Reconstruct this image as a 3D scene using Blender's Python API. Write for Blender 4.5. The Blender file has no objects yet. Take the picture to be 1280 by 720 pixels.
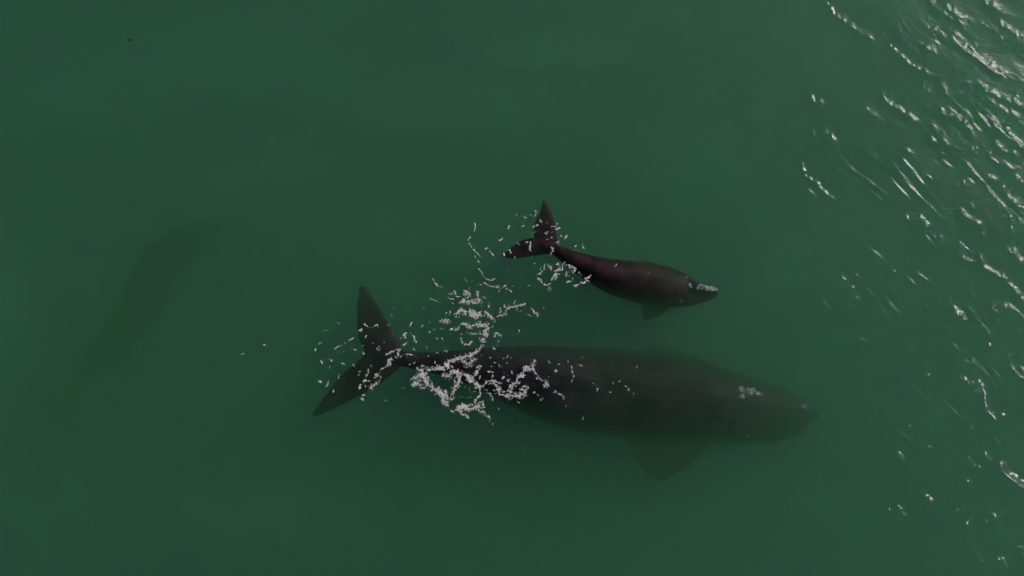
import bpy, bmesh, math, random
import numpy as np
from mathutils import Vector, Matrix, Euler, noise as mnoise

R = math.radians
scene = bpy.context.scene
COL = scene.collection

# ------------------------------------------------------------------ camera
CAM_H, HFOV, TILT = 30.0, R(59.0), R(5.0)
cam_data = bpy.data.cameras.new('camera')
cam_data.sensor_width = 36.0
cam_data.angle = HFOV
cam_data.clip_start = 0.1
cam_data.clip_end = 3000.0
cam = bpy.data.objects.new('camera', cam_data)
cam.location = (0.0, -CAM_H * math.tan(TILT), CAM_H)
cam.rotation_euler = (TILT, 0, 0)
COL.objects.link(cam)
scene.camera = cam

# ------------------------------------------------------------------ light
SUN_EL = R(30.0)
SUN_DIR = Vector((0.82, 0.57, 0.0)).normalized() * math.cos(SUN_EL) + Vector((0, 0, math.sin(SUN_EL)))
world = bpy.data.worlds.new('World')
scene.world = world
world.use_nodes = True
wn = world.node_tree.nodes
bg = wn['Background']
sky = wn.new('ShaderNodeTexSky')
sky.sky_type = 'NISHITA'
sky.sun_disc = False
sky.sun_elevation = SUN_EL
sky.sun_rotation = math.atan2(SUN_DIR.x, SUN_DIR.y)
world.node_tree.links.new(sky.outputs[0], bg.inputs['Color'])
bg.inputs['Strength'].default_value = 0.07
sun_data = bpy.data.lights.new('sun', 'SUN')
sun_data.energy = 4.2
sun_data.angle = R(0.53)
sun_data.color = (1.0, 0.95, 0.88)
sun = bpy.data.objects.new('sun', sun_data)
sun.rotation_euler = SUN_DIR.to_track_quat('Z', 'Y').to_euler()
sun.location = SUN_DIR * 60
COL.objects.link(sun)
scene.view_settings.view_transform = 'Standard'
scene.view_settings.look = 'None'
scene.view_settings.exposure = -0.1
scene.view_settings.gamma = 1.0
scene.cycles.volume_bounces = 12
scene.cycles.max_bounces = 16
scene.cycles.transparent_max_bounces = 12
scene.cycles.sample_clamp_indirect = 4.0
scene.cycles.sample_clamp_direct = 12.0

# ------------------------------------------------------------------ helpers
ROT = Matrix.Rotation(TILT, 3, 'X')
HALF = math.tan(HFOV / 2)

def P(px, py, z=0.0):
    """where the ray of a photo point (1280 x 720) meets the height z"""
    d = ROT @ Vector(((px - 640) / 640 * HALF, (360 - py) / 640 * HALF, -1.0))
    t = (z - CAM_H) / d.z
    return Vector(cam.location) + d * t

PX = CAM_H * HALF / 640            # metres per photo pixel at the surface

def mesh_obj(name, verts, faces, mat=None, parent=None, smooth=True):
    me = bpy.data.meshes.new(name)
    me.from_pydata([tuple(v) for v in verts], [], faces)
    me.update()
    if smooth:
        me.polygons.foreach_set('use_smooth', [True] * len(me.polygons))
    if mat: me.materials.append(mat)
    o = bpy.data.objects.new(name, me)
    COL.objects.link(o)
    if parent: o.parent = parent
    return o

def vnoise(x, y, seed=0):
    xi = np.floor(x).astype(np.int64); yi = np.floor(y).astype(np.int64)
    xf = x - xi; yf = y - yi
    def grad(ix, iy):
        h = (ix * 374761393 + iy * 668265263 + seed * 2147483) & 0xFFFFFFFF
        h = ((h ^ (h >> 13)) * 1274126177) & 0xFFFFFFFF
        a = ((h ^ (h >> 16)) & 0xFFFF) / 65536.0 * 2 * np.pi
        return np.cos(a), np.sin(a)
    u = xf**3 * (xf * (xf * 6 - 15) + 10); v = yf**3 * (yf * (yf * 6 - 15) + 10)
    def dot(ix, iy, fx, fy):
        gx, gy = grad(ix, iy); return gx * fx + gy * fy
    a = dot(xi, yi, xf, yf); b = dot(xi + 1, yi, xf - 1, yf)
    c = dot(xi, yi + 1, xf, yf - 1); d = dot(xi + 1, yi + 1, xf - 1, yf - 1)
    return (a * (1 - u) + b * u) * (1 - v) + (c * (1 - u) + d * u) * v

def catmull(pts, n):
    """resample a list of equal-length tuples with a Catmull-Rom curve"""
    a = np.array(pts, float)
    a = np.vstack([2 * a[0] - a[1], a, 2 * a[-1] - a[-2]])
    out = []
    for i in range(1, len(a) - 2):
        for k in range(n):
            t = k / n
            p0, p1, p2, p3 = a[i - 1], a[i], a[i + 1], a[i + 2]
            out.append(0.5 * (2 * p1 + (p2 - p0) * t + (2 * p0 - 5 * p1 + 4 * p2 - p3) * t * t + (3 * p1 - p0 - 3 * p2 + p3) * t**3))
    out.append(a[-2])
    return np.array(out)

# ------------------------------------------------------------------ materials
def new_mat(name):
    m = bpy.data.materials.new(name); m.use_nodes = True
    nt = m.node_tree; nt.nodes.clear()
    out = nt.nodes.new('ShaderNodeOutputMaterial')
    return m, nt, out

def principled_mat(name, c1, c2, scale, rough, bump=0.0, bscale=30.0, spec=0.3):
    m, nt, out = new_mat(name)
    p = nt.nodes.new('ShaderNodeBsdfPrincipled')
    tc = nt.nodes.new('ShaderNodeTexCoord')
    n = nt.nodes.new('ShaderNodeTexNoise'); n.inputs['Scale'].default_value = scale; n.inputs['Detail'].default_value = 6
    r = nt.nodes.new('ShaderNodeValToRGB')
    r.color_ramp.elements[0].position = 0.38; r.color_ramp.elements[0].color = (*c1, 1)
    r.color_ramp.elements[1].position = 0.66; r.color_ramp.elements[1].color = (*c2, 1)
    nt.links.new(tc.outputs['Object'], n.inputs['Vector'])
    nt.links.new(n.outputs['Fac'], r.inputs['Fac'])
    nt.links.new(r.outputs['Color'], p.inputs['Base Color'])
    p.inputs['Roughness'].default_value = rough
    p.inputs['Specular IOR Level'].default_value = spec
    if bump:
        n2 = nt.nodes.new('ShaderNodeTexNoise'); n2.inputs['Scale'].default_value = bscale; n2.inputs['Detail'].default_value = 5
        b = nt.nodes.new('ShaderNodeBump'); b.inputs['Strength'].default_value = bump; b.inputs['Distance'].default_value = 0.02
        nt.links.new(tc.outputs['Object'], n2.inputs['Vector'])
        nt.links.new(n2.outputs['Fac'], b.inputs['Height'])
        nt.links.new(b.outputs['Normal'], p.inputs['Normal'])
    nt.links.new(p.outputs[0], out.inputs['Surface'])
    return m

M_SKIN_MOTHER = principled_mat('whale_skin_adult', (0.0045, 0.0040, 0.0060), (0.0145, 0.0115, 0.0150), 1.8, 0.6, 0.2, 8, 0.06)  # slight blue stands in for the sky reflection left out over the whales
M_SKIN_CALF = principled_mat('whale_skin_calf', (0.0055, 0.0028, 0.0042), (0.021, 0.0085, 0.0120), 2.8, 0.6, 0.2, 14, 0.08)
M_CALLOSITY = principled_mat('callosity_crust', (0.10, 0.115, 0.105), (0.30, 0.33, 0.30), 5.0, 0.9, 0.8, 26)
M_EYE = principled_mat('whale_eye', (0.008, 0.006, 0.006), (0.015, 0.012, 0.01), 3.0, 0.15)
M_FOAM = principled_mat('sea_foam', (0.32, 0.295, 0.295), (0.58, 0.54, 0.54), 5.0, 0.8, 0.6, 60)
_nt = M_FOAM.node_tree; _p = [n for n in _nt.nodes if n.type == 'BSDF_PRINCIPLED'][0]
_a = _nt.nodes.new('ShaderNodeAttribute'); _a.attribute_name = 'froth'       # thin froth lets the water show through
_m = _nt.nodes.new('ShaderNodeMapRange'); _m.inputs['To Min'].default_value = 0.22; _m.inputs['To Max'].default_value = 1.0; _m.inputs['From Max'].default_value = .8
_nt.links.new(_a.outputs['Fac'], _m.inputs['Value']); _nt.links.new(_m.outputs[0], _p.inputs['Alpha'])
M_SAND = principled_mat('sandy_seabed', (0.20, 0.18, 0.13), (0.32, 0.29, 0.21), 0.15, 0.9)
M_WEED = principled_mat('drift_weed', (0.012, 0.010, 0.006), (0.03, 0.024, 0.012), 12.0, 0.7)

# water: clear rippled skin that mirrors by Fresnel, murky green body below
M_WATER, nt, out = new_mat('sea_water')
tc = nt.nodes.new('ShaderNodeTexCoord')
mp = nt.nodes.new('ShaderNodeMapping'); mp.inputs['Rotation'].default_value = (0, 0, R(38)); mp.inputs['Scale'].default_value = (1.0, 2.6, 1.0)
nt.links.new(tc.outputs['Object'], mp.inputs['Vector'])
nz = nt.nodes.new('ShaderNodeTexNoise'); nz.inputs['Scale'].default_value = 4.2; nz.inputs['Detail'].default_value = 4; nz.inputs['Roughness'].default_value = 0.6
nt.links.new(mp.outputs[0], nz.inputs['Vector'])
att = nt.nodes.new('ShaderNodeAttribute'); att.attribute_name = 'ruffle'
bp = nt.nodes.new('ShaderNodeBump'); bp.inputs['Distance'].default_value = 0.12
nt.links.new(att.outputs['Fac'], bp.inputs['Strength'])
nt.links.new(nz.outputs['Fac'], bp.inputs['Height'])
# Schlick reflectance of water, the same from both sides of the sheet (no total reflection for the sun's rays)
def mth(op, a, b=None):
    n = nt.nodes.new('ShaderNodeMath'); n.operation = op
    for k, v in ((0, a), (1, b)):
        if v is None: continue
        if isinstance(v, (int, float)): n.inputs[k].default_value = v
        else: nt.links.new(v, n.inputs[k])
    return n.outputs[0]
geo = nt.nodes.new('ShaderNodeNewGeometry')
dt = nt.nodes.new('ShaderNodeVectorMath'); dt.operation = 'DOT_PRODUCT'
nt.links.new(geo.outputs['Incoming'], dt.inputs[0]); nt.links.new(bp.outputs[0], dt.inputs[1])
schlick = mth('MULTIPLY_ADD', mth('POWER', mth('SUBTRACT', 1.0, mth('ABSOLUTE', dt.outputs['Value'])), 5.0), 0.98)
schlick.node.inputs[2].default_value = 0.02
gl = nt.nodes.new('ShaderNodeBsdfGlossy'); gl.inputs['Roughness'].default_value = 0.27
nt.links.new(bp.outputs[0], gl.inputs['Normal'])
tr = nt.nodes.new('ShaderNodeBsdfTransparent')
mx = nt.nodes.new('ShaderNodeMixShader')
at2 = nt.nodes.new('ShaderNodeAttribute'); at2.attribute_name = 'skin'
ml = nt.nodes.new('ShaderNodeMath'); ml.operation = 'MULTIPLY'
nt.links.new(schlick, ml.inputs[0]); nt.links.new(at2.outputs['Fac'], ml.inputs[1])
nt.links.new(ml.outputs[0], mx.inputs[0]); nt.links.new(tr.outputs[0], mx.inputs[1]); nt.links.new(gl.outputs[0], mx.inputs[2])
nt.links.new(mx.outputs[0], out.inputs['Surface'])
M_BODY, nt, out = new_mat('murky_sea')
SC = (0.0095, 0.168, 0.0200); AB = (0.135, 0.002, 0.066); FWD = 0.85
vs = nt.nodes.new('ShaderNodeVolumeScatter'); vs.inputs['Density'].default_value = 1.0; vs.inputs['Anisotropy'].default_value = 0.32
vs.inputs['Color'].default_value = (*SC, 1)
vf = nt.nodes.new('ShaderNodeVolumeScatter'); vf.inputs['Density'].default_value = FWD; vf.inputs['Anisotropy'].default_value = 0.97
vf.inputs['Color'].default_value = (0.48, 1, 0.52, 1)
va = nt.nodes.new('ShaderNodeVolumeAbsorption'); va.inputs['Density'].default_value = 1.0
va.inputs['Color'].default_value = (*[1 - a for a in AB], 1)
ad = nt.nodes.new('ShaderNodeAddShader'); ad2 = nt.nodes.new('ShaderNodeAddShader')
nt.links.new(vs.outputs[0], ad.inputs[0]); nt.links.new(va.outputs[0], ad.inputs[1])
nt.links.new(ad.outputs[0], ad2.inputs[0]); nt.links.new(vf.outputs[0], ad2.inputs[1])
nt.links.new(ad2.outputs[0], out.inputs['Volume'])

# ------------------------------------------------------------------ wave crests traced on the ruffled side
RIDGES = [  # (strength, points)
 (.9, [(1032,2),(1040,14),(1053,27),(1073,40),(1093,52)]),
 (.8, [(1110,57),(1122,68),(1137,82),(1157,92),(1173,98)]), (.6, [(1173,98),(1178,112),(1187,125)]),
 (.9, [(1153,57),(1162,62),(1170,70)]), (1.3, [(1187,40),(1192,50),(1203,60),(1220,73),(1240,88),(1256,98)]),
 (1., [(1160,2),(1177,15),(1197,27),(1207,33)]), (.9, [(1172,2),(1184,12),(1200,20),(1212,26)]),
 (1.0, [(1223,2),(1240,8),(1250,16)]), (.7, [(1244,28),(1262,38),(1276,54)]),
 (1., [(1102,114),(1106,124),(1113,132),(1127,140),(1147,155)]),
 (1.2, [(1172,133),(1183,145),(1202,152),(1210,163),(1218,172)]),
 (1.2, [(1217,103),(1237,117),(1257,127),(1278,133)]), (.9, [(1228,118),(1240,130),(1256,140),(1274,150)]),
 (1.4, [(1235,145),(1243,155),(1250,163),(1262,173),(1275,184)]),
 (.9, [(1008,117),(1020,128),(1032,137)]), (.7, [(1010,93),(1022,98),(1030,112)]),
 (.8, [(1027,162),(1038,172),(1047,183)]), (.6, [(977,178),(988,182),(997,188)]),
 (.7, [(1000,200),(1003,210),(1008,222),(1027,238),(1047,252)]),
 (.8, [(1233,200),(1252,206),(1273,215)]), (.8, [(1227,217),(1247,230)]), (1., [(1262,222),(1280,232)]),
 (.8, [(1240,176),(1256,190),(1272,198)]), (.6, [(1206,198),(1210,212),(1214,224)]),
 (.9, [(1125,270),(1140,277),(1148,276),(1162,293)]), (.9, [(1190,262),(1210,273),(1230,285)]),
 (1.0, [(1223,317),(1230,335),(1250,348),(1270,365),(1282,382)]), (1., [(1255,313),(1268,320),(1280,336)]),
 (.9, [(1185,387),(1197,395),(1213,405)]), (1., [(968,379),(972,386),(978,391)]),
 (.6, [(1051,338),(1055,363),(1077,377)]), (.6, [(1113,337),(1123,347)]),
 (.6, [(1187,407),(1190,428)]), (.7, [(1230,427),(1238,440)]), (.7, [(1258,284),(1268,296)]),
 (1.3, [(1226,484),(1228,496),(1233,513),(1245,523)]), (.7, [(1194,470),(1206,478),(1218,480),(1226,490)]),
 (.8, [(1209,532),(1214,545)]), (1., [(1226,566),(1232,572),(1240,581)]),
 (2.2, [(1249,577),(1250,586),(1257,597),(1268,605),(1284,616)]),
 (1.1, [(1119,567),(1123,574),(1129,581)]), (1., [(1122,631),(1126,643),(1133,651)]), (.8, [(1065,601),(1069,607)]),
 (.8, [(1250,684),(1256,692)]), (.9, [(1243,694),(1250,704),(1257,716)]), (.7, [(1206,652),(1210,662)]),
 (.8, [(804,-2),(810,12),(819,24)]), (.5, [(799,16),(810,26)]), (.6, [(924,284),(934,290),(946,296)]),
 (.7, [(1261,455),(1270,470),(1281,478)]), (.6, [(1259,640),(1266,650)]), (.6, [(1196,306),(1206,312)]),
 (.5, [(1068,104),(1078,108)]), (.5, [(1083,112),(1088,116)]), (.6, [(1112,98),(1124,102)]),
 (.5, [(1072,132),(1084,140),(1096,148)]), (.5, [(1160,158),(1172,163)]), (.5, [(1176,172),(1188,186)]),
 (.5, [(1045,60),(1052,64)]), (.7, [(972,62),(980,74)]), (.6, [(1220,28),(1234,34),(1246,40)]),
]
_r = random.Random(21)
for _k in range(150):          # countless small wavelets between the traced ones, thicker towards the east
    _x = 1290 - abs(_r.gauss(0, 105)); _y = _r.uniform(-5, 725); _l = _r.uniform(3, 13); _a = R(_r.gauss(40, 14))
    RIDGES.append((_r.uniform(.3, .7), [(_x, _y), (_x + _l * .5 * math.cos(_a), _y + _l * .5 * math.sin(_a) + _r.uniform(-1, 1)), (_x + _l * math.cos(_a), _y + _l * math.sin(_a))]))
for _k in range(70):           # faint ones reaching into the calmer water
    _x = _r.uniform(900, 1210); _y = _r.uniform(-5, 725); _l = _r.uniform(6, 20); _a = R(_r.gauss(40, 12))
    RIDGES.append((_r.uniform(.25, .5), [(_x, _y), (_x + _l * .5 * math.cos(_a), _y + _l * .5 * math.sin(_a) + _r.uniform(-1, 1)), (_x + _l * math.cos(_a), _y + _l * math.sin(_a))]))
rng = np.random.default_rng(7)

# ------------------------------------------------------------------ water mesh
def axis(lo, hi, step, far):
    mid = list(np.arange(lo, hi + step / 2, step))
    s, x, up = step, hi, []
    while x < far:
        s *= 1.12; x += s; up.append(x)
    s, x, dn = step, lo, []
    while x > -far:
        s *= 1.12; x -= s; dn.append(x)
    return np.array(dn[::-1] + mid + up)
XS = axis(4.0, 19.0, 0.032, 420.0); XS = XS[XS >= 4.0]
_l = axis(-19.0, 4.0 - .09, 0.09, 420.0); XS = np.concatenate([_l[_l < 3.95], XS])
YS = axis(-11.5, 11.5, 0.045, 420.0)
XX, YY = np.meshgrid(XS, YS, indexing='xy')

def ruffle_mask(x, y):
    """how wind-ruffled the surface is: calm patch over the whales, breeze to the east"""
    d = x * 0.95 + y * 0.30 + 1.8 * vnoise(x * 0.13, y * 0.13, 5) * 2
    t = np.clip((d - 6.3) / 12.5, 0, 1)
    return t * t * (3 - 2 * t)

MASK = .8 * ruffle_mask(XX, YY)
Z = np.zeros_like(XX)
for k in range(70):
    wl = float(np.exp(rng.uniform(math.log(0.28), math.log(5.0))))
    ang = R(52) + rng.normal(0, 0.42)
    kx, ky = math.cos(ang) * 2 * math.pi / wl, math.sin(ang) * 2 * math.pi / wl
    amp = 0.0014 * wl ** 0.85
    base = 0.12 if wl > 0.8 else 0.05
    Z += amp * (base + 1.0 * MASK) * np.sin(kx * XX + ky * YY + rng.uniform(0, 6.28) + 1.2 * vnoise(XX * 0.3, YY * 0.3, k))

# packets of fine steep ripples, elongated along the crests, with calm water between them
_cu, _cv = math.cos(R(-40)), math.sin(R(-40))
UU, VV = XX * _cu + YY * _cv, -XX * _cv + YY * _cu
PK = np.clip((vnoise(UU * .45, VV * 1.2, 91) + .5 * vnoise(UU * 1.6, VV * 4.2, 92) - .16) / .22, 0, 1) * np.clip(MASK * 1.5, 0, 1)
for k in range(9):
    wl = rng.uniform(.2, .42); ang = R(50) + rng.normal(0, .22)
    Z += PK * np.clip(.115 + .012 * (4 - YY), .08, .30) * wl / 6.28 * np.sin(6.28 / wl * (math.cos(ang) * XX + math.sin(ang) * YY) + rng.uniform(0, 6.28) + 2.0 * vnoise(XX * .8, YY * .8, 100 + k))

def dist_field(X, Y, pts, rad):
    """min distance to a polyline and its running parameter, computed on the given arrays"""
    best = np.full(X.shape, 1e9); par = np.zeros(X.shape); L = 0.0
    for a, b in zip(pts[:-1], pts[1:]):
        d = b - a; l2 = float(d @ d) + 1e-12
        t = np.clip(((X - a[0]) * d[0] + (Y - a[1]) * d[1]) / l2, 0, 1)
        dd = np.hypot(X - a[0] - t * d[0], Y - a[1] - t * d[1])
        m = dd < best
        best = np.where(m, dd, best); par = np.where(m, L + t * math.sqrt(l2), par); L += math.sqrt(l2)
    return best, par, L

def world_line(pts, n=5, jit=0.03):
    w = [tuple(P(x, y, 0.0))[:2] for x, y in pts]
    c = catmull(w, n) if len(w) > 2 else np.linspace(w[0], w[1], 5)
    return c + rng.normal(0, jit, c.shape)

CREST_LINES = []
for s, pts in RIDGES:
    c = world_line(pts)
    CREST_LINES.append((s, c))
    x0, y0 = c.min(0) - 0.8; x1, y1 = c.max(0) + 0.8
    ix = np.where((XS > x0) & (XS < x1))[0]; iy = np.where((YS > y0) & (YS < y1))[0]
    if len(ix) == 0 or len(iy) == 0: continue
    sl = np.s_[iy[0]:iy[-1] + 1, ix[0]:ix[-1] + 1]
    d, par, L = dist_field(XX[sl], YY[sl], c, 0.8)
    ends = np.clip(par / 0.25, 0, 1) * np.clip((L - par) / 0.25, 0.1, 1)
    w = 0.070 + 0.03 * s
    brk = np.clip(0.9 + 0.7 * vnoise(XX[sl] * 1.6, YY[sl] * 1.6, 77) + .45 * vnoise(XX[sl] * 5, YY[sl] * 5, 78), 0.05, 1.4)
    dd = d + .07 * vnoise(XX[sl] * 5, YY[sl] * 5, 79)
    Z[sl] += float(np.clip(.062 + .005 * (4 - c[:, 1].mean()), .045, .14)) * s * ends * brk * np.exp(-(np.abs(dd) / w) ** 1.5)

# tail wash: low rings round both flukes
for (px, py, r0, amp) in ((560, 455, 2.0, .006), (705, 330, 1.2, .005), (455, 450, 1.8, .005)):
    c = P(px, py); d = np.hypot(XX - c.x, YY - c.y)
    Z += amp * np.exp(-(d / (r0 * 1.4)) ** 2) * np.sin(d * 9 + 3 * vnoise(XX, YY, 9))

def surface_z(x, y):
    fx = np.interp(x, XS, np.arange(len(XS))); fy = np.interp(y, YS, np.arange(len(YS)))
    i = np.clip(fx.astype(int), 0, len(XS) - 2); j = np.clip(fy.astype(int), 0, len(YS) - 2)
    u = fx - i; v = fy - j
    return (Z[j, i] * (1 - u) + Z[j, i + 1] * u) * (1 - v) + (Z[j + 1, i] * (1 - u) + Z[j + 1, i + 1] * u) * v

# reflecting skin left out over the whales; its reflection fades in around the gap
_e = np.array([tuple(P(a, b))[:2] for a, b in ((745, -60), (760, 0), (860, 180), (945, 330), (1032, 440), (1042, 520), (1042, 790))])
EDGE = np.interp(YY, _e[::-1, 1], _e[::-1, 0])
_top, _bot = P(640, 222).y, P(640, 632).y
DIST = np.maximum.reduce([XX - EDGE, YY - _top, _bot - YY, -19.5 - XX])      # metres outside the gap
INSIDE = DIST < 0
SKIN = np.clip(DIST / 2.2, 0, 1); SKIN = SKIN * SKIN * (3 - 2 * SKIN)

def water_skin():
    ny, nx = XX.shape
    v = np.stack([XX, YY, Z + 0.004], -1).reshape(-1, 3)
    idx = np.arange(nx * ny).reshape(ny, nx)
    keep = ~(INSIDE[:-1, :-1] & INSIDE[1:, 1:] & INSIDE[:-1, 1:] & INSIDE[1:, :-1])
    q = np.stack([idx[:-1, :-1], idx[:-1, 1:], idx[1:, 1:], idx[1:, :-1]], -1)[keep]
    used = np.unique(q); remap = np.full(nx * ny, -1); remap[used] = np.arange(len(used))
    q = remap[q]; v = v[used]
    me = bpy.data.meshes.new('water_surface')
    me.vertices.add(len(v)); me.vertices.foreach_set('co', v.astype(np.float32).ravel())
    me.loops.add(q.size); me.loops.foreach_set('vertex_index', q.ravel().astype(np.int32))
    me.polygons.add(len(q)); me.polygons.foreach_set('loop_start', (np.arange(len(q)) * 4).astype(np.int32))
    me.update(calc_edges=True)
    me.polygons.foreach_set('use_smooth', np.ones(len(q), bool))
    for nm, arr in (('ruffle', 0.03 + 0.20 * MASK), ('skin', SKIN)):
        at = me.attributes.new(nm, 'FLOAT', 'POINT')
        at.data.foreach_set('value', arr.ravel()[used].astype(np.float32))
    me.materials.append(M_WATER)
    o = bpy.data.objects.new('water_surface', me); COL.objects.link(o)
    o['kind'] = 'structure'
water_skin()
_w = [(x, y, z) for z in (-27.0, 0.0) for y in (-420, 420) for x in (-420, 420)]
mesh_obj('water', _w, [(0, 2, 3, 1), (4, 5, 7, 6), (0, 1, 5, 4), (2, 6, 7, 3), (0, 4, 6, 2), (1, 3, 7, 5)], M_BODY, smooth=False)['kind'] = 'structure'

# seabed sheet far below
bx = np.linspace(-600, 600, 61); vs_, fs_ = [], []
for j, y in enumerate(bx):
    for i, x in enumerate(bx):
        vs_.append((x, y, -28.5 + 0.8 * mnoise.noise(Vector((x * .02, y * .02, 3)))))
for j in range(60):
    for i in range(60):
        a = j * 61 + i; fs_.append((a, a + 1, a + 62, a + 61))
mesh_obj('seabed', vs_, fs_, M_SAND)['kind'] = 'structure'

# pale silt drifting in the water: closed lumps of slightly milkier water
M_SILT, nt, out = new_mat('drifting_silt')
vs = nt.nodes.new('ShaderNodeVolumeScatter'); vs.inputs['Density'].default_value = 0.075; vs.inputs['Anisotropy'].default_value = 0.2
vs.inputs['Color'].default_value = (0.45, 0.85, 0.55, 1)
nt.links.new(vs.outputs[0], out.inputs['Volume'])
bm = bmesh.new(); rs = random.Random(12)
spots = [(-16, 368, 1.5, 2.3, -1.4, .55), (300, 70, 4.5, 1.6, -2.2, .6), (560, 130, 5.0, 1.4, -2.4, .6), (360, 210, 3.6, 1.3, -2.0, .5), (110, 120, 3.0, 1.5, -2.2, .5),
         (860, 190, 3.6, 1.4, -2.2, .5), (330, 640, 4.0, 1.2, -2.6, .5), (620, 300, 3.0, .9, -2.4, .4), (1010, 330, 3.0, 1.6, -2.4, .5), (690, 60, 3.2, 1.0, -1.8, .5), (470, 290, 2.4, .9, -1.8, .4)]
for px, py, rx, ry, z, rz in spots:
    c = P(px, py, z); g = bmesh.ops.create_icosphere(bm, subdivisions=4, radius=1.0)
    for v in g['verts']:
        k = 1 + .55 * mnoise.noise(v.co * 1.3 + Vector((px, py, 0))) + .2 * mnoise.noise(v.co * 3 + Vector((py, px, 0)))
        v.co = Vector((v.co.x * rx * k, v.co.y * ry * k, v.co.z * rz * k)) + c
me = bpy.data.meshes.new('silt_cloud'); bm.to_mesh(me); bm.free(); me.materials.append(M_SILT)
o = bpy.data.objects.new('silt_cloud', me); COL.objects.link(o)
o['kind'] = 'stuff'; o['label'] = 'faint paler drifts of silt hanging in the green water'; o['category'] = 'silt'

# ------------------------------------------------------------------ whales
def loft(rings):
    n = len(rings[0]); v = [p for r in rings for p in r]; f = []
    for i in range(len(rings) - 1):
        for k in range(n):
            f.append((i * n + k, i * n + (k + 1) % n, (i + 1) * n + (k + 1) % n, (i + 1) * n + k))
    f.append(tuple(range(n - 1, -1, -1))); m = (len(rings) - 1) * n
    f.append(tuple(range(m, m + n)))
    return v, f

def add_part(bm, v, f):
    vv = [bm.verts.new(p) for p in v]
    for q in f:
        try: bm.faces.new([vv[i] for i in q])
        except ValueError: pass

def body_rings(sections, n=28, roll=0.0):
    """sections: (px, py, half width px, centre depth, height ratio)"""
    s = catmull(sections, 6)
    c = [P(a[0], a[1], a[3]) for a in s]
    rings = []
    for i, a in enumerate(s):
        t = (c[min(i + 1, len(c) - 1)] - c[max(i - 1, 0)]).normalized()
        side = Vector((0, 0, 1)).cross(t).normalized()
        up = t.cross(side)
        side, up = side * math.cos(roll) + up * math.sin(roll), up * math.cos(roll) - side * math.sin(roll)
        w = max(a[2], 0.6) * PX * (CAM_H - a[3]) / CAM_H; h = w * a[4]
        ring = []
        for k in range(n):
            th = 2 * math.pi * k / n; cs, sn = math.cos(th), math.sin(th)
            e = 0.92
            ring.append(c[i] + side * w * math.copysign(abs(cs) ** e, cs) + up * h * math.copysign(abs(sn) ** e, sn))
        rings.append(ring)
    return rings

def fin_rings(sections, n=16):
    """sections: (lead px, lead py, trail px, trail py, depth, thickness m): a blade of lens section"""
    s = catmull(sections, 5); rings = []
    for a in s:
        le, te = P(a[0], a[1], a[4]), P(a[2], a[3], a[4])
        c = (le + te) / 2; h = (te - le) / 2
        ring = []
        for k in range(n):
            th = 2 * math.pi * k / n
            ring.append(c - h * math.cos(th) + Vector((0, 0, 1)) * a[5] * 0.5 * math.sin(th) * (1.15 + 0.35 * math.cos(th)))
        rings.append(ring)
    return rings

def fuse(name, bm, voxel, mat, parent, smooth=6):
    bmesh.ops.recalc_face_normals(bm, faces=bm.faces[:])
    me = bpy.data.meshes.new('tmp'); bm.to_mesh(me); bm.free()
    o = bpy.data.objects.new(name, me); COL.objects.link(o)
    m = o.modifiers.new('r', 'REMESH'); m.mode = 'VOXEL'; m.voxel_size = voxel; m.use_smooth_shade = True
    s = o.modifiers.new('s', 'SMOOTH'); s.factor = 0.5; s.iterations = smooth
    dg = bpy.context.evaluated_depsgraph_get(); dg.update()
    new = bpy.data.meshes.new_from_object(o.evaluated_get(dg))
    o.modifiers.clear(); o.data = new; new.name = name
    new.materials.clear(); new.materials.append(mat)
    new.polygons.foreach_set('use_smooth', [True] * len(new.polygons))
    if parent: 
        o.parent = parent
    return o

def crust(name, pts, parent, surf, seed=0, mat=M_CALLOSITY, size=1.0):
    """rough pale skin crust: clustered lumps seated on the skin below the given photo points (px, py, radius m)"""
    rr = random.Random(seed); bm = bmesh.new()
    dg = bpy.context.evaluated_depsgraph_get(); dg.update()
    for (px, py, rad, z) in pts:
        for k in range(max(4, int(14 * size))):
            q = P(px, py, z) + Vector((max(-.6, min(.6, rr.gauss(0, .34))) * rad * (k > 0), max(-.5, min(.5, rr.gauss(0, .27))) * rad * (k > 0), 0))
            ok, loc, nor, _ = surf.ray_cast(Vector((q.x, q.y, 2.0)), Vector((0, 0, -1)))
            if not ok: continue
            r = rad * (rr.uniform(.16, .38) if k else .6)
            if k == 0: loc = loc - nor * r * .25
            mt = Matrix.Translation(loc) @ nor.to_track_quat('Z', 'Y').to_matrix().to_4x4() @ Matrix.Diagonal((r, r * rr.uniform(.6, 1), r * .5, 1))
            g = bmesh.ops.create_icosphere(bm, subdivisions=2, radius=1.0, matrix=mt)
            for vtx in g['verts']:
                vtx.co += nor * r * .5 * mnoise.noise(vtx.co * (3 / r * .3))
    me = bpy.data.meshes.new(name); bm.to_mesh(me); bm.free()
    me.polygons.foreach_set('use_smooth', [True] * len(me.polygons))
    me.materials.append(mat)
    o = bpy.data.objects.new(name, me); COL.objects.link(o); o.parent = parent
    return o

def eye(px, py, z, r, parent):
    bm = bmesh.new(); bmesh.ops.create_uvsphere(bm, u_segments=16, v_segments=10, radius=r, matrix=Matrix.Translation(P(px, py, z)))
    me = bpy.data.meshes.new('eye'); bm.to_mesh(me); bm.free(); me.materials.append(M_EYE)
    o = bpy.data.objects.new('eye', me); COL.objects.link(o); o.parent = parent

def whale(body, fins, extra, voxel, mat, label, cat='whale', name='whale', roll=0.0, smooth=6):
    bm = bmesh.new()
    add_part(bm, *loft(body_rings(body, roll=roll)))
    for e in extra: add_part(bm, *loft(body_rings(e, n=18, roll=roll)))
    for f in fins: add_part(bm, *loft(fin_rings(f)))
    o = fuse(name, bm, voxel, mat, None, smooth)
    o['label'] = label; o['category'] = cat
    return o

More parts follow.
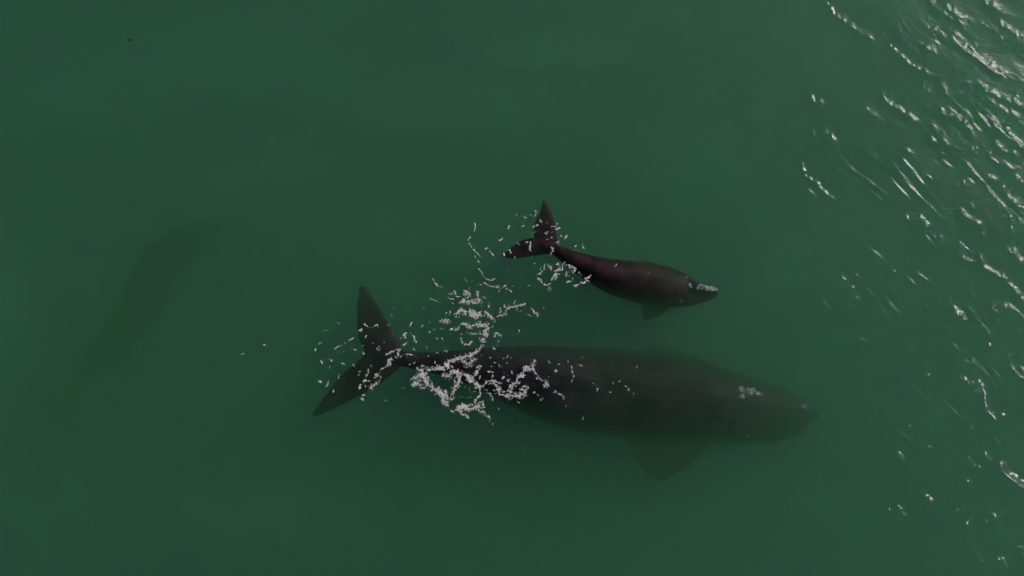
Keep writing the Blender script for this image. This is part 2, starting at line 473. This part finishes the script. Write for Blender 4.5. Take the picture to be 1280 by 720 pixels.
# --- the big adult across the middle, tail at the surface, head sinking
D = -0.35
mother = whale(
    body=[(478, 446, 7, -0.36, .5), (500, 448, 9, -0.36, .8), (530, 452, 12, -0.44, 1.1), (570, 456, 18, -0.60, 1.15), (620, 464, 31, -0.92, 1.05),
          (665, 474, 43, -1.24, 1.0), (710, 484, 51, -1.56, .95), (760, 490, 55, -1.76, .93), (810, 495, 56, -1.83, .93), (855, 499, 54, -1.89, .93),
          (900, 508, 47, -1.92, .95), (940, 514, 40, -2.02, .95), (975, 518, 33, -2.11, .9), (1000, 520, 23, -2.18, .8), (1014, 521, 6, -2.21, .7)],
    extra=[[(835, 494, 6, -1.57, .8), (870, 494, 16, -1.43, 1.0), (905, 494, 22, -1.39, 1.0), (945, 500, 18, -1.50, .95), (985, 510, 12, -1.73, .9), (1016, 517, 8, -1.95, .9), (1024, 519, 3, -2.05, .9)]],
    fins=[  # upper fluke lobe, lower fluke lobe, near flipper, far flipper
        [(505, 452, 462, 462, -0.40, .26), (503, 437, 456, 441, -0.40, .26), (492, 413, 447, 421, -0.48, .20), (480, 392, 445, 395, -0.60, .14), (467, 372, 446, 375, -0.76, .13), (457, 357, 449, 358, -0.92, .10)],
        [(505, 446, 462, 436, -0.40, .26), (503, 456, 450, 448, -0.40, .26), (487, 471, 430, 464, -0.48, .20), (460, 489, 414, 483, -0.60, .14), (428, 506, 400, 503, -0.76, .13), (395, 521, 389, 518, -0.88, .10)],
        [(890, 525, 790, 525, -1.65, .5), (888, 552, 784, 546, -1.65, .42), (868, 576, 790, 568, -1.68, .32), (846, 592, 802, 587, -1.72, .22), (828, 602, 814, 598, -1.78, .12)],
        [(875, 470, 820, 470, -2.56, .40), (862, 446, 812, 450, -2.96, .34), (842, 434, 806, 438, -3.28, .24), (820, 428, 802, 432, -3.52, .10)],
    ],
    voxel=0.04, mat=M_SKIN_MOTHER,
    label='largest dark whale, foam over its tail stock, head sinking into murky green water')
crust('callosity', [(929, 489, .22, -2.0), (939, 491, .17, -2.1)], mother, mother, 1)
crust('callosity', [(916, 486, .16, -2.0), (917, 494, .14, -2.0)], mother, mother, 2)
crust('callosity', [(1000, 507, .13, -2.0), (1005, 509, .10, -2.0)], mother, mother, 3)
crust('callosity', [(926, 543, .08, -2.0)], mother, mother, 4)
eye(903, 556, -2.64, .07, mother); eye(903, 462, -2.64, .07, mother)

# --- the calf
calf = whale(
    body=[(676, 306, 5, -.14, .5), (688, 311, 6, -.14, .8), (700, 315.5, 8, -.17, 1.0), (716, 325, 11.5, -.24, 1.1), (738, 335, 16.5, -.38, 1.08), (765, 345, 22, -.56, 1.0),
          (795, 352, 25.5, -.72, .95), (822, 357, 26.5, -.82, .92), (842, 361, 24, -.88, .92), (858, 365, 19, -.90, .95), (872, 367, 13.5, -.90, .95), (886, 368, 8, -.88, .9), (897, 368.5, 3, -.86, .8)],
    extra=[[(812, 352, 4, -.68, .8), (838, 357, 6, -.62, .8), (858, 359, 8, -.54, .8), (872, 360, 7.5, -.54, .9), (886, 362, 6, -.60, .9), (897, 363, 3.5, -.66, .9)]],
    fins=[
        [(700, 316, 676, 318, -.16, .12), (697, 305, 668, 298, -.16, .12), (696, 288, 667, 282, -.18, .10), (692, 270, 673, 268, -.24, .07), (686, 257, 676, 258, -.32, .045), (680.5, 249, 678.5, 250, -.38, .03)],
        [(698, 312, 672, 300, -.16, .12), (690, 317, 664, 297, -.16, .12), (672, 319.5, 650, 301, -.17, .10), (655, 322, 639, 308, -.19, .07), (640, 323.5, 630, 315, -.22, .045), (628, 321.5, 625, 319.5, -.25, .03)],
        [(842, 372, 806, 370, -1.0, .2), (838, 384, 803, 382, -1.1, .18), (826, 394, 803, 391, -1.2, .12), (811, 401, 804, 399, -1.3, .05)],
        [(838, 345, 808, 342, -1.1, .2), (830, 334, 803, 334, -1.25, .17), (816, 327, 799, 328, -1.45, .11), (802, 324, 797, 325, -1.6, .05)],
    ],
    voxel=0.024, mat=M_SKIN_CALF, smooth=9,
    label='small dark whale calf with pale crusty snout, just under the surface beside the largest whale')
crust('callosity', [(877, 358, .15, -.4), (884, 360, .14, -.4), (891, 361, .14, -.4), (895, 362, .10, -.5), (872, 360, .09, -.4)], calf, calf, 5, size=2.0)
crust('callosity', [(862, 356, .09, -.4), (863, 359, .07, -.4)], calf, calf, 6)
crust('callosity', [(850, 377, .09, -.6)], calf, calf, 7)
crust('callosity', [(893, 372, .07, -.8)], calf, calf, 8)
crust('callosity', [(857, 347, .06, -.6)], calf, calf, 9)
eye(848, 383, -.98, .035, calf); eye(850, 345, -.98, .035, calf)

# --- the third, deep one
deep = whale(
    body=[(62, 516, 8, -3.38, .5), (85, 494, 9, -3.38, .8), (112, 464, 14, -3.30, 1.0), (138, 436, 21, -3.21, 1.0), (162, 406, 23, -3.13, 1.0), (180, 374, 25, -3.04, .95), (196, 342, 26, -3.04, .95),
          (218, 315, 25, -3.04, .95), (242, 297, 21, -3.04, .95), (262, 285, 14, -3.04, .9), (276, 277, 5, -3.04, .8)],
    extra=[],
    fins=[
        [(86, 492, 64, 508, -3.38, .24), (72, 496, 52, 510, -3.38, .2), (52, 502, 42, 510, -3.46, .12), (34, 512, 32, 515, -3.56, .05)],
        [(88, 496, 66, 520, -3.38, .24), (92, 512, 70, 526, -3.38, .2), (94, 528, 80, 536, -3.46, .12), (94, 544, 90, 546, -3.56, .05)],
        [(238, 316, 200, 345, -3.21, .35), (240, 328, 212, 350, -3.46, .3), (242, 340, 226, 352, -3.73, .18), (240, 352, 234, 356, -3.89, .06)],
        [(205, 300, 176, 335, -3.38, .35), (196, 300, 172, 324, -3.73, .3), (186, 302, 168, 316, -3.98, .18), (176, 305, 168, 310, -4.15, .06)],
    ],
    voxel=0.06, mat=M_SKIN_MOTHER,
    label='faint blurred whale lying deepest in the green water, far left of the other two')
crust('callosity', [(262, 283, .07, -2.2)], deep, deep, 10)

# ------------------------------------------------------------------ foam (raised lace, thickness grows from its edges)
def foam_object(name, strokes, bounds, label, cat, seed, cell=0.011, streaky=False, thr=0.62):
    x0, y0, x1, y1 = bounds
    xs = np.arange(x0, x1, cell); ys = np.arange(y0, y1, cell)
    X, Y = np.meshgrid(xs, ys, indexing='xy')
    wx = X + 0.09 * vnoise(X * 3, Y * 3, seed) + .05 * vnoise(X * 15, Y * 15, seed + 1)
    wy = Y + 0.09 * vnoise(X * 3, Y * 3, seed + 2) + .05 * vnoise(X * 15, Y * 15, seed + 3)
    S = np.zeros_like(X); SB = np.zeros_like(X)
    for (s, w, pts) in strokes:
        c = np.array([tuple(P(a, b, 0))[:2] for a, b in pts])
        if len(c) > 2: c = catmull(c, 4)
        m = w * PX * 3.0 + .06
        ix = np.where((xs > c[:, 0].min() - m) & (xs < c[:, 0].max() + m))[0]; iy = np.where((ys > c[:, 1].min() - m) & (ys < c[:, 1].max() + m))[0]
        if len(ix) < 2 or len(iy) < 2: continue
        sl = np.s_[iy[0]:iy[-1] + 1, ix[0]:ix[-1] + 1]
        d, par, L = dist_field(wx[sl], wy[sl], c, 1)
        if w < 2.2: S[sl] = np.maximum(S[sl], s * np.exp(-(d / (w * PX)) ** 2))
        else: SB[sl] = np.maximum(SB[sl], s * np.exp(-(d / (w * 1.35 * PX)) ** 2)); S[sl] = np.maximum(S[sl], 1.0 * s * np.exp(-(d / (w * .34 * PX)) ** 2))
    if streaky:
        a = R(-42); u = X * math.cos(a) + Y * math.sin(a); v = -X * math.sin(a) + Y * math.cos(a)
        N = 1 - np.abs(vnoise(u * 2.2, v * 9, seed + 4)) * 2.4 + .9 * vnoise(u * 7, v * 22, seed + 5) + .5 * vnoise(u * 3, v * 3, seed + 6)
    else:
        N = 1 - np.abs(vnoise(wx * 6.5, wy * 6.5, seed + 4)) * 2.5 + 1.0 * vnoise(wx * 15, wy * 15, seed + 5) + .7 * vnoise(wx * 36, wy * 38, seed + 7)
    V = 1 - np.abs(vnoise(wx * 4.2, wy * 4.2, seed + 8)) * 5.0
    V = np.maximum(V, 1 - np.abs(vnoise(wx * 8.5, wy * 8.5, seed + 9)) * 5.5) + .5 * vnoise(wx * 24, wy * 24, seed + 5)
    F = np.maximum(S * (0.35 + 0.75 * N) - thr * 0.62, (SB * (0.10 + 0.80 * V) - thr * .74) if not streaky else -1)
    F[0, :] = F[-1, :] = -1; F[:, 0] = F[:, -1] = -1
    act = (np.maximum.reduce([F[:-1, :-1], F[1:, :-1], F[:-1, 1:], F[1:, 1:]]) > 0)
    js, is_ = np.where(act)
    verts, faces, cache = [], [], {}
    def node(i, j):
        k = (i, j, 0)
        if k not in cache:
            cache[k] = len(verts); verts.append((xs[i], ys[j], F[j, i]))
        return cache[k]
    def edge(i, j, i2, j2):
        k = (min((i, j), (i2, j2)), max((i, j), (i2, j2)))
        if k not in cache:
            a, b = F[j, i], F[j2, i2]; t = a / (a - b)
            cache[k] = len(verts); verts.append((xs[i] + t * (xs[i2] - xs[i]), ys[j] + t * (ys[j2] - ys[j]), 0.0))
        return cache[k]
    for j, i in zip(js.tolist(), is_.tolist()):
        cs = [(i, j), (i + 1, j), (i + 1, j + 1), (i, j + 1)]
        poly = []
        for k in range(4):
            a, b = cs[k], cs[(k + 1) % 4]
            ina, inb = F[a[1], a[0]] > 0, F[b[1], b[0]] > 0
            if ina: poly.append(node(*a))
            if ina != inb: poly.append(edge(a[0], a[1], b[0], b[1]))
        if len(poly) >= 3: faces.append(tuple(poly))
    v = np.array(verts)
    h = 0.003 + 0.008 * np.clip(v[:, 2] / 0.22, 0, 1) ** 0.6
    v[:, 2] = surface_z(v[:, 0], v[:, 1]) + h
    o = mesh_obj(name, v, faces, M_FOAM)
    at = o.data.attributes.new('froth', 'FLOAT', 'POINT')
    at.data.foreach_set('value', np.clip(np.array(verts)[:, 2] / .26, 0, 1).astype(np.float32))
    o['label'] = label; o['category'] = cat; o['kind'] = 'stuff'
    return o

def dots(pts, s=1.0, w=2.0, seed=0):
    r = random.Random(seed); out = []
    for p in pts:
        a = r.uniform(0, 3.14); l = r.uniform(.6, 2.4)
        out.append((s * r.uniform(.8, 1.15), w * r.uniform(.55, 1.1), [(p[0] - l * math.cos(a), p[1] - l * math.sin(a)), (p[0] + l * math.cos(a), p[1] + l * math.sin(a))]))
    return out

def scatter(cx, cy, rx, ry, n, s, w, seed):
    r = random.Random(seed)
    return dots([(r.gauss(cx, rx), r.gauss(cy, ry)) for _ in range(n)], s, w, seed)

mother_strokes = [
 (1.0, 5.0, [(526, 463), (529, 472), (537, 481), (546, 489), (556, 495), (562, 497)]), (.95, 3.5, [(553, 493), (556, 502), (559, 508)]),
 (.8, 4.0, [(519, 480), (527, 483)]), (.75, 5, [(518, 474), (524, 468)]),
 (.95, 3.6, [(533, 463), (550, 461), (558, 456), (564, 451), (572, 446)]), (.8, 5, [(572, 448), (582, 446), (590, 444)]),
 (.95, 2.4, [(589, 443), (597, 437), (604, 431)]),
 (1.0, 3.2, [(554, 470), (562, 470), (567, 464), (575, 467), (583, 470), (590, 474)]), (1.0, 3.4, [(575, 468), (572, 478), (568, 488), (563, 496)]),
 (1.05, 4.0, [(582, 470), (588, 476), (595, 480)]), (.95, 2.6, [(589, 474), (594, 466), (598, 458)]),
 (.9, 2.0, [(595, 481), (599, 488), (598, 496), (593, 503), (583, 507)]),
 (.95, 4.0, [(572, 513), (578, 509), (588, 511), (597, 508), (603, 505)]), (.85, 3, [(577, 517), (583, 521)]), (.8, 3, [(598, 513), (604, 517), (611, 523)]),
 (.9, 2.4, [(596, 482), (604, 482), (610, 476), (619, 477), (626, 479)]), (.95, 2.8, [(618, 480), (623, 486), (625, 492), (633, 495), (640, 496)]),
 (1.0, 3.0, [(638, 495), (648, 496), (654, 492), (655, 484)]), (.95, 3.0, [(636, 490), (642, 482), (649, 474), (655, 463), (660, 459)]),
 (.9, 2.4, [(658, 463), (666, 460), (668, 452)]), (.7, 3, [(664, 460), (672, 468), (678, 476), (684, 483)]), (.7, 2.4, [(610, 490), (616, 497), (617, 502)]),
 (.75, 5, [(576, 450), (586, 456), (592, 449)]),
 # upper cluster
 (1.1, 3.0, [(581, 366), (584, 370)]), (.8, 3, [(576, 378), (584, 376), (592, 376), (599, 374)]), (.85, 3, [(597, 366), (598, 373)]),
 (.95, 3.4, [(571, 393), (576, 388), (580, 391)]), (1.0, 3.8, [(586, 390), (592, 394), (599, 393)]), (.85, 3, [(590, 388), (594, 396)]),
 (.8, 3.4, [(608, 392), (614, 397), (619, 400)]), (.85, 3.4, [(602, 405), (608, 410), (606, 418)]), (1.0, 3, [(602, 424), (605, 425)]),
 (.85, 2.4, [(618, 422), (622, 417), (626, 420)]), (.8, 2.0, [(576, 419), (578, 426), (585, 430), (590, 428)]), (.85, 2.2, [(551, 400), (557, 402), (561, 403)]),
 (.85, 2.2, [(563, 411), (570, 412), (573, 409)]), (.7, 4, [(578, 404), (590, 408), (600, 402)]), (.6, 3, [(585, 415), (595, 420)]),
 (.75, 2.2, [(624, 395), (632, 390), (638, 384), (646, 384), (655, 381)]), (.7, 2.4, [(664, 386), (669, 391), (672, 393)]),
 (.7, 2.0, [(541, 349), (546, 355), (552, 358)]), (.7, 2.0, [(568, 363), (571, 369)]), (.7, 2.4, [(538, 374), (545, 377)]), (.6, 2, [(560, 374), (566, 374)]),
 (.8, 1.6, [(527, 412), (529, 404), (535, 403)]), (.8, 1.6, [(512, 407), (516, 402)]), (.85, 1.8, [(515, 418), (521, 426)]), (.9, 1.8, [(505, 433), (510, 430)]), (.7, 1.6, [(500, 423), (508, 416)]),
 (.65, 1.4, [(602, 353), (612, 357), (624, 359), (637, 362)]), (.7, 1.4, [(592, 276), (595, 284), (590, 294), (585, 302), (592, 312), (602, 322)]), (.65, 1.4, [(598, 335), (606, 346), (618, 352)]),
 (.6, 1.2, [(592, 318), (600, 330)]),
 # fluke flecks
 (1.0, 1.5, [(456, 406), (460, 408), (463, 410)]), (1.0, 1.5, [(465, 409), (469, 407), (472, 409)]), (1.0, 1.9, [(448, 415), (451, 412)]),
 (.95, 1.4, [(430, 427), (437, 424), (442, 423)]), (.9, 1.2, [(418, 436), (426, 431)]), (1.0, 1.5, [(504, 418), (508, 424)]),
 (.95, 1.5, [(500, 436), (494, 438), (488, 442), (483, 445)]), (.95, 2.2, [(494, 446), (496, 441)]), (1.05, 2.2, [(485, 455), (488, 449)]), (.95, 1.5, [(476, 462), (481, 458)]),
 (1.05, 2.4, [(468, 472), (473, 467)]), (1.05, 2.4, [(464, 484), (470, 480)]), (.95, 1.5, [(458, 471), (460, 463)]), (.95, 1.8, [(454, 475), (458, 475)]),
 (.95, 1.6, [(449, 465), (449, 469)]), (.95, 1.6, [(449, 481), (449, 486)]), (1.0, 1.8, [(452, 499), (454, 494)]), (.9, 1.7, [(416, 490), (416, 485)]), (1.0, 1.8, [(409, 481), (410, 477)]),
 (.9, 1.5, [(396, 474), (399, 476)]), (.95, 1.4, [(398, 449), (402, 454)]), (.9, 1.4, [(392, 440), (395, 438)]), (.85, 1.4, [(400, 430), (402, 427)]), (.8, 1.3, [(328, 430), (331, 432), (335, 433)]), (.8, 1.4, [(303, 442), (306, 441)]),
 (.85, 1.3, [(413, 451), (416, 452)]), (.6, 2, [(497, 447), (505, 444), (515, 443), (523, 445)]),
 # on the back
 (.6, 1.8, [(709, 449), (713, 457), (717, 470), (714, 478)]), (.7, 1.2, [(724, 453), (728, 457)]), (.75, 1.2, [(694, 487), (704, 498)]),
]
rr = random.Random(3)
mother_strokes += scatter(590, 395, 22, 22, 34, .8, 1.1, 11) + scatter(572, 470, 28, 24, 26, .85, 1.2, 12) + scatter(650, 478, 22, 13, 28, .8, 1.3, 13)
mother_strokes += scatter(520, 425, 22, 16, 14, .8, .9, 14) + scatter(425, 455, 26, 22, 12, .8, .9, 15) + scatter(465, 470, 12, 14, 8, .85, 1.0, 16)
mother_strokes += scatter(775, 490, 16, 16, 16, .8, 1.0, 17) + scatter(700, 480, 18, 18, 16, .8, 1.0, 18) + scatter(640, 372, 30, 14, 18, .7, 1.0, 19)
b0, b1 = P(290, 535), P(800, 262)
mother_strokes = [(a * 1.1, b * 1.15, c) if b >= 2.2 else (a, b * .92, c) for a, b, c in mother_strokes]
mother_strokes += scatter(590, 400, 30, 30, 50, .9, .65, 41) + scatter(590, 480, 42, 22, 50, .9, .65, 42) + scatter(450, 450, 34, 30, 25, .9, .65, 43)
foam_object('foam', mother_strokes, (b0.x, b0.y, b1.x, b1.y),
            'thick lacy pale foam swirl on the water over the tail stock of the largest whale', 'foam', 20)

calf_pts = [(658, 273), (652, 283), (655, 270), (637, 284), (670, 281), (675, 276), (683, 278), (692, 283), (697, 286), (684, 290), (690, 290), (701, 295), (708, 297), (716, 300), (720, 307), (730, 310),
            (728, 306), (696, 303), (690, 298), (658, 303), (638, 315), (629, 319), (644, 322), (615, 317), (608, 312), (668, 327), (742, 334), (747, 339), (770, 333), (811, 341), (690, 312), (687, 317)]
calf_strokes = dots(calf_pts, .95, 1.5, 31) + [
 (.9, 1.4, [(662, 313), (663, 308), (663, 304)]), (.9, 1.5, [(680, 336), (683, 331), (687, 333), (689, 336)]), (.85, 1.5, [(674, 350), (674, 344), (678, 339)]), (.8, 1.3, [(676, 350), (682, 355), (688, 354)]),
 (.9, 1.5, [(690, 349), (694, 344), (698, 344)]), (.85, 1.4, [(696, 330), (700, 334), (694, 340)]), (.95, 1.4, [(702, 337), (705, 331), (710, 328), (714, 331)]),
 (1.15, 3.0, [(714, 333), (719, 334), (718, 338)]), (1.1, 2.4, [(719, 335), (726, 333)]), (.95, 1.7, [(732, 347), (738, 344)]), (.9, 1.5, [(745, 342), (748, 337)]), (1., 1.6, [(726, 355), (731, 353), (735, 350)]),
 (.85, 1.5, [(718, 357), (722, 357)]), (.85, 1.5, [(709, 354), (713, 352), (718, 351)]), (.9, 1.5, [(733, 350), (736, 352)]), (.65, 1.3, [(608, 356), (620, 358), (632, 357)]), (.65, 1.3, [(634, 361), (644, 364)]),
] + scatter(700, 342, 16, 9, 24, .8, .9, 32) + scatter(690, 290, 18, 12, 10, .75, .9, 33) + scatter(640, 300, 24, 20, 12, .7, .9, 34)
b0, b1 = P(580, 378), P(830, 250)
foam_object('foam', calf_strokes, (b0.x, b0.y, b1.x, b1.y),
            'sparse small white foam flecks around the tail of the whale calf', 'foam', 40)

# thin broken foam along the steepest wave crests
crest_strokes = []
for s, pts in RIDGES:
    if s >= 1.3: crest_strokes.append((min(.36 + .30 * s, 1.0), 1.0 + .8 * s, pts))
b0, b1 = P(960, 724), P(1288, -6)
foam_object('foam', crest_strokes, (b0.x, b0.y, b1.x, b1.y),
            'thin broken white crest foam on the ruffled waves along the right side', 'foam', 60, cell=.016, streaky=True)

# ------------------------------------------------------------------ drifting scrap of weed, upper left
bm = bmesh.new(); c = P(162, 50)
for k in range(5):
    a = k * 1.3; pr = None
    for q in range(6):
        t = q / 5; w = .022 * (1 - t) + .004
        x = c.x + .09 * t * math.cos(a + t); y = c.y + .09 * t * math.sin(a + t)
        z = float(surface_z(np.array(x), np.array(y))) + .008 + .006 * math.sin(5 * t)
        nx, ny = -math.sin(a + t) * w, math.cos(a + t) * w
        row = [bm.verts.new((x + nx, y + ny, z)), bm.verts.new((x, y, z + .01)), bm.verts.new((x - nx, y - ny, z)), bm.verts.new((x, y, z - .006))]
        if pr:
            for i in range(4): bm.faces.new((pr[i], pr[(i + 1) % 4], row[(i + 1) % 4], row[i]))
        pr = row
me = bpy.data.meshes.new('drifting_seaweed'); bm.to_mesh(me); bm.free(); me.materials.append(M_WEED)
o = bpy.data.objects.new('drifting_seaweed', me); COL.objects.link(o)
o['label'] = 'tiny dark speck of debris floating alone near the upper left'; o['category'] = 'debris'
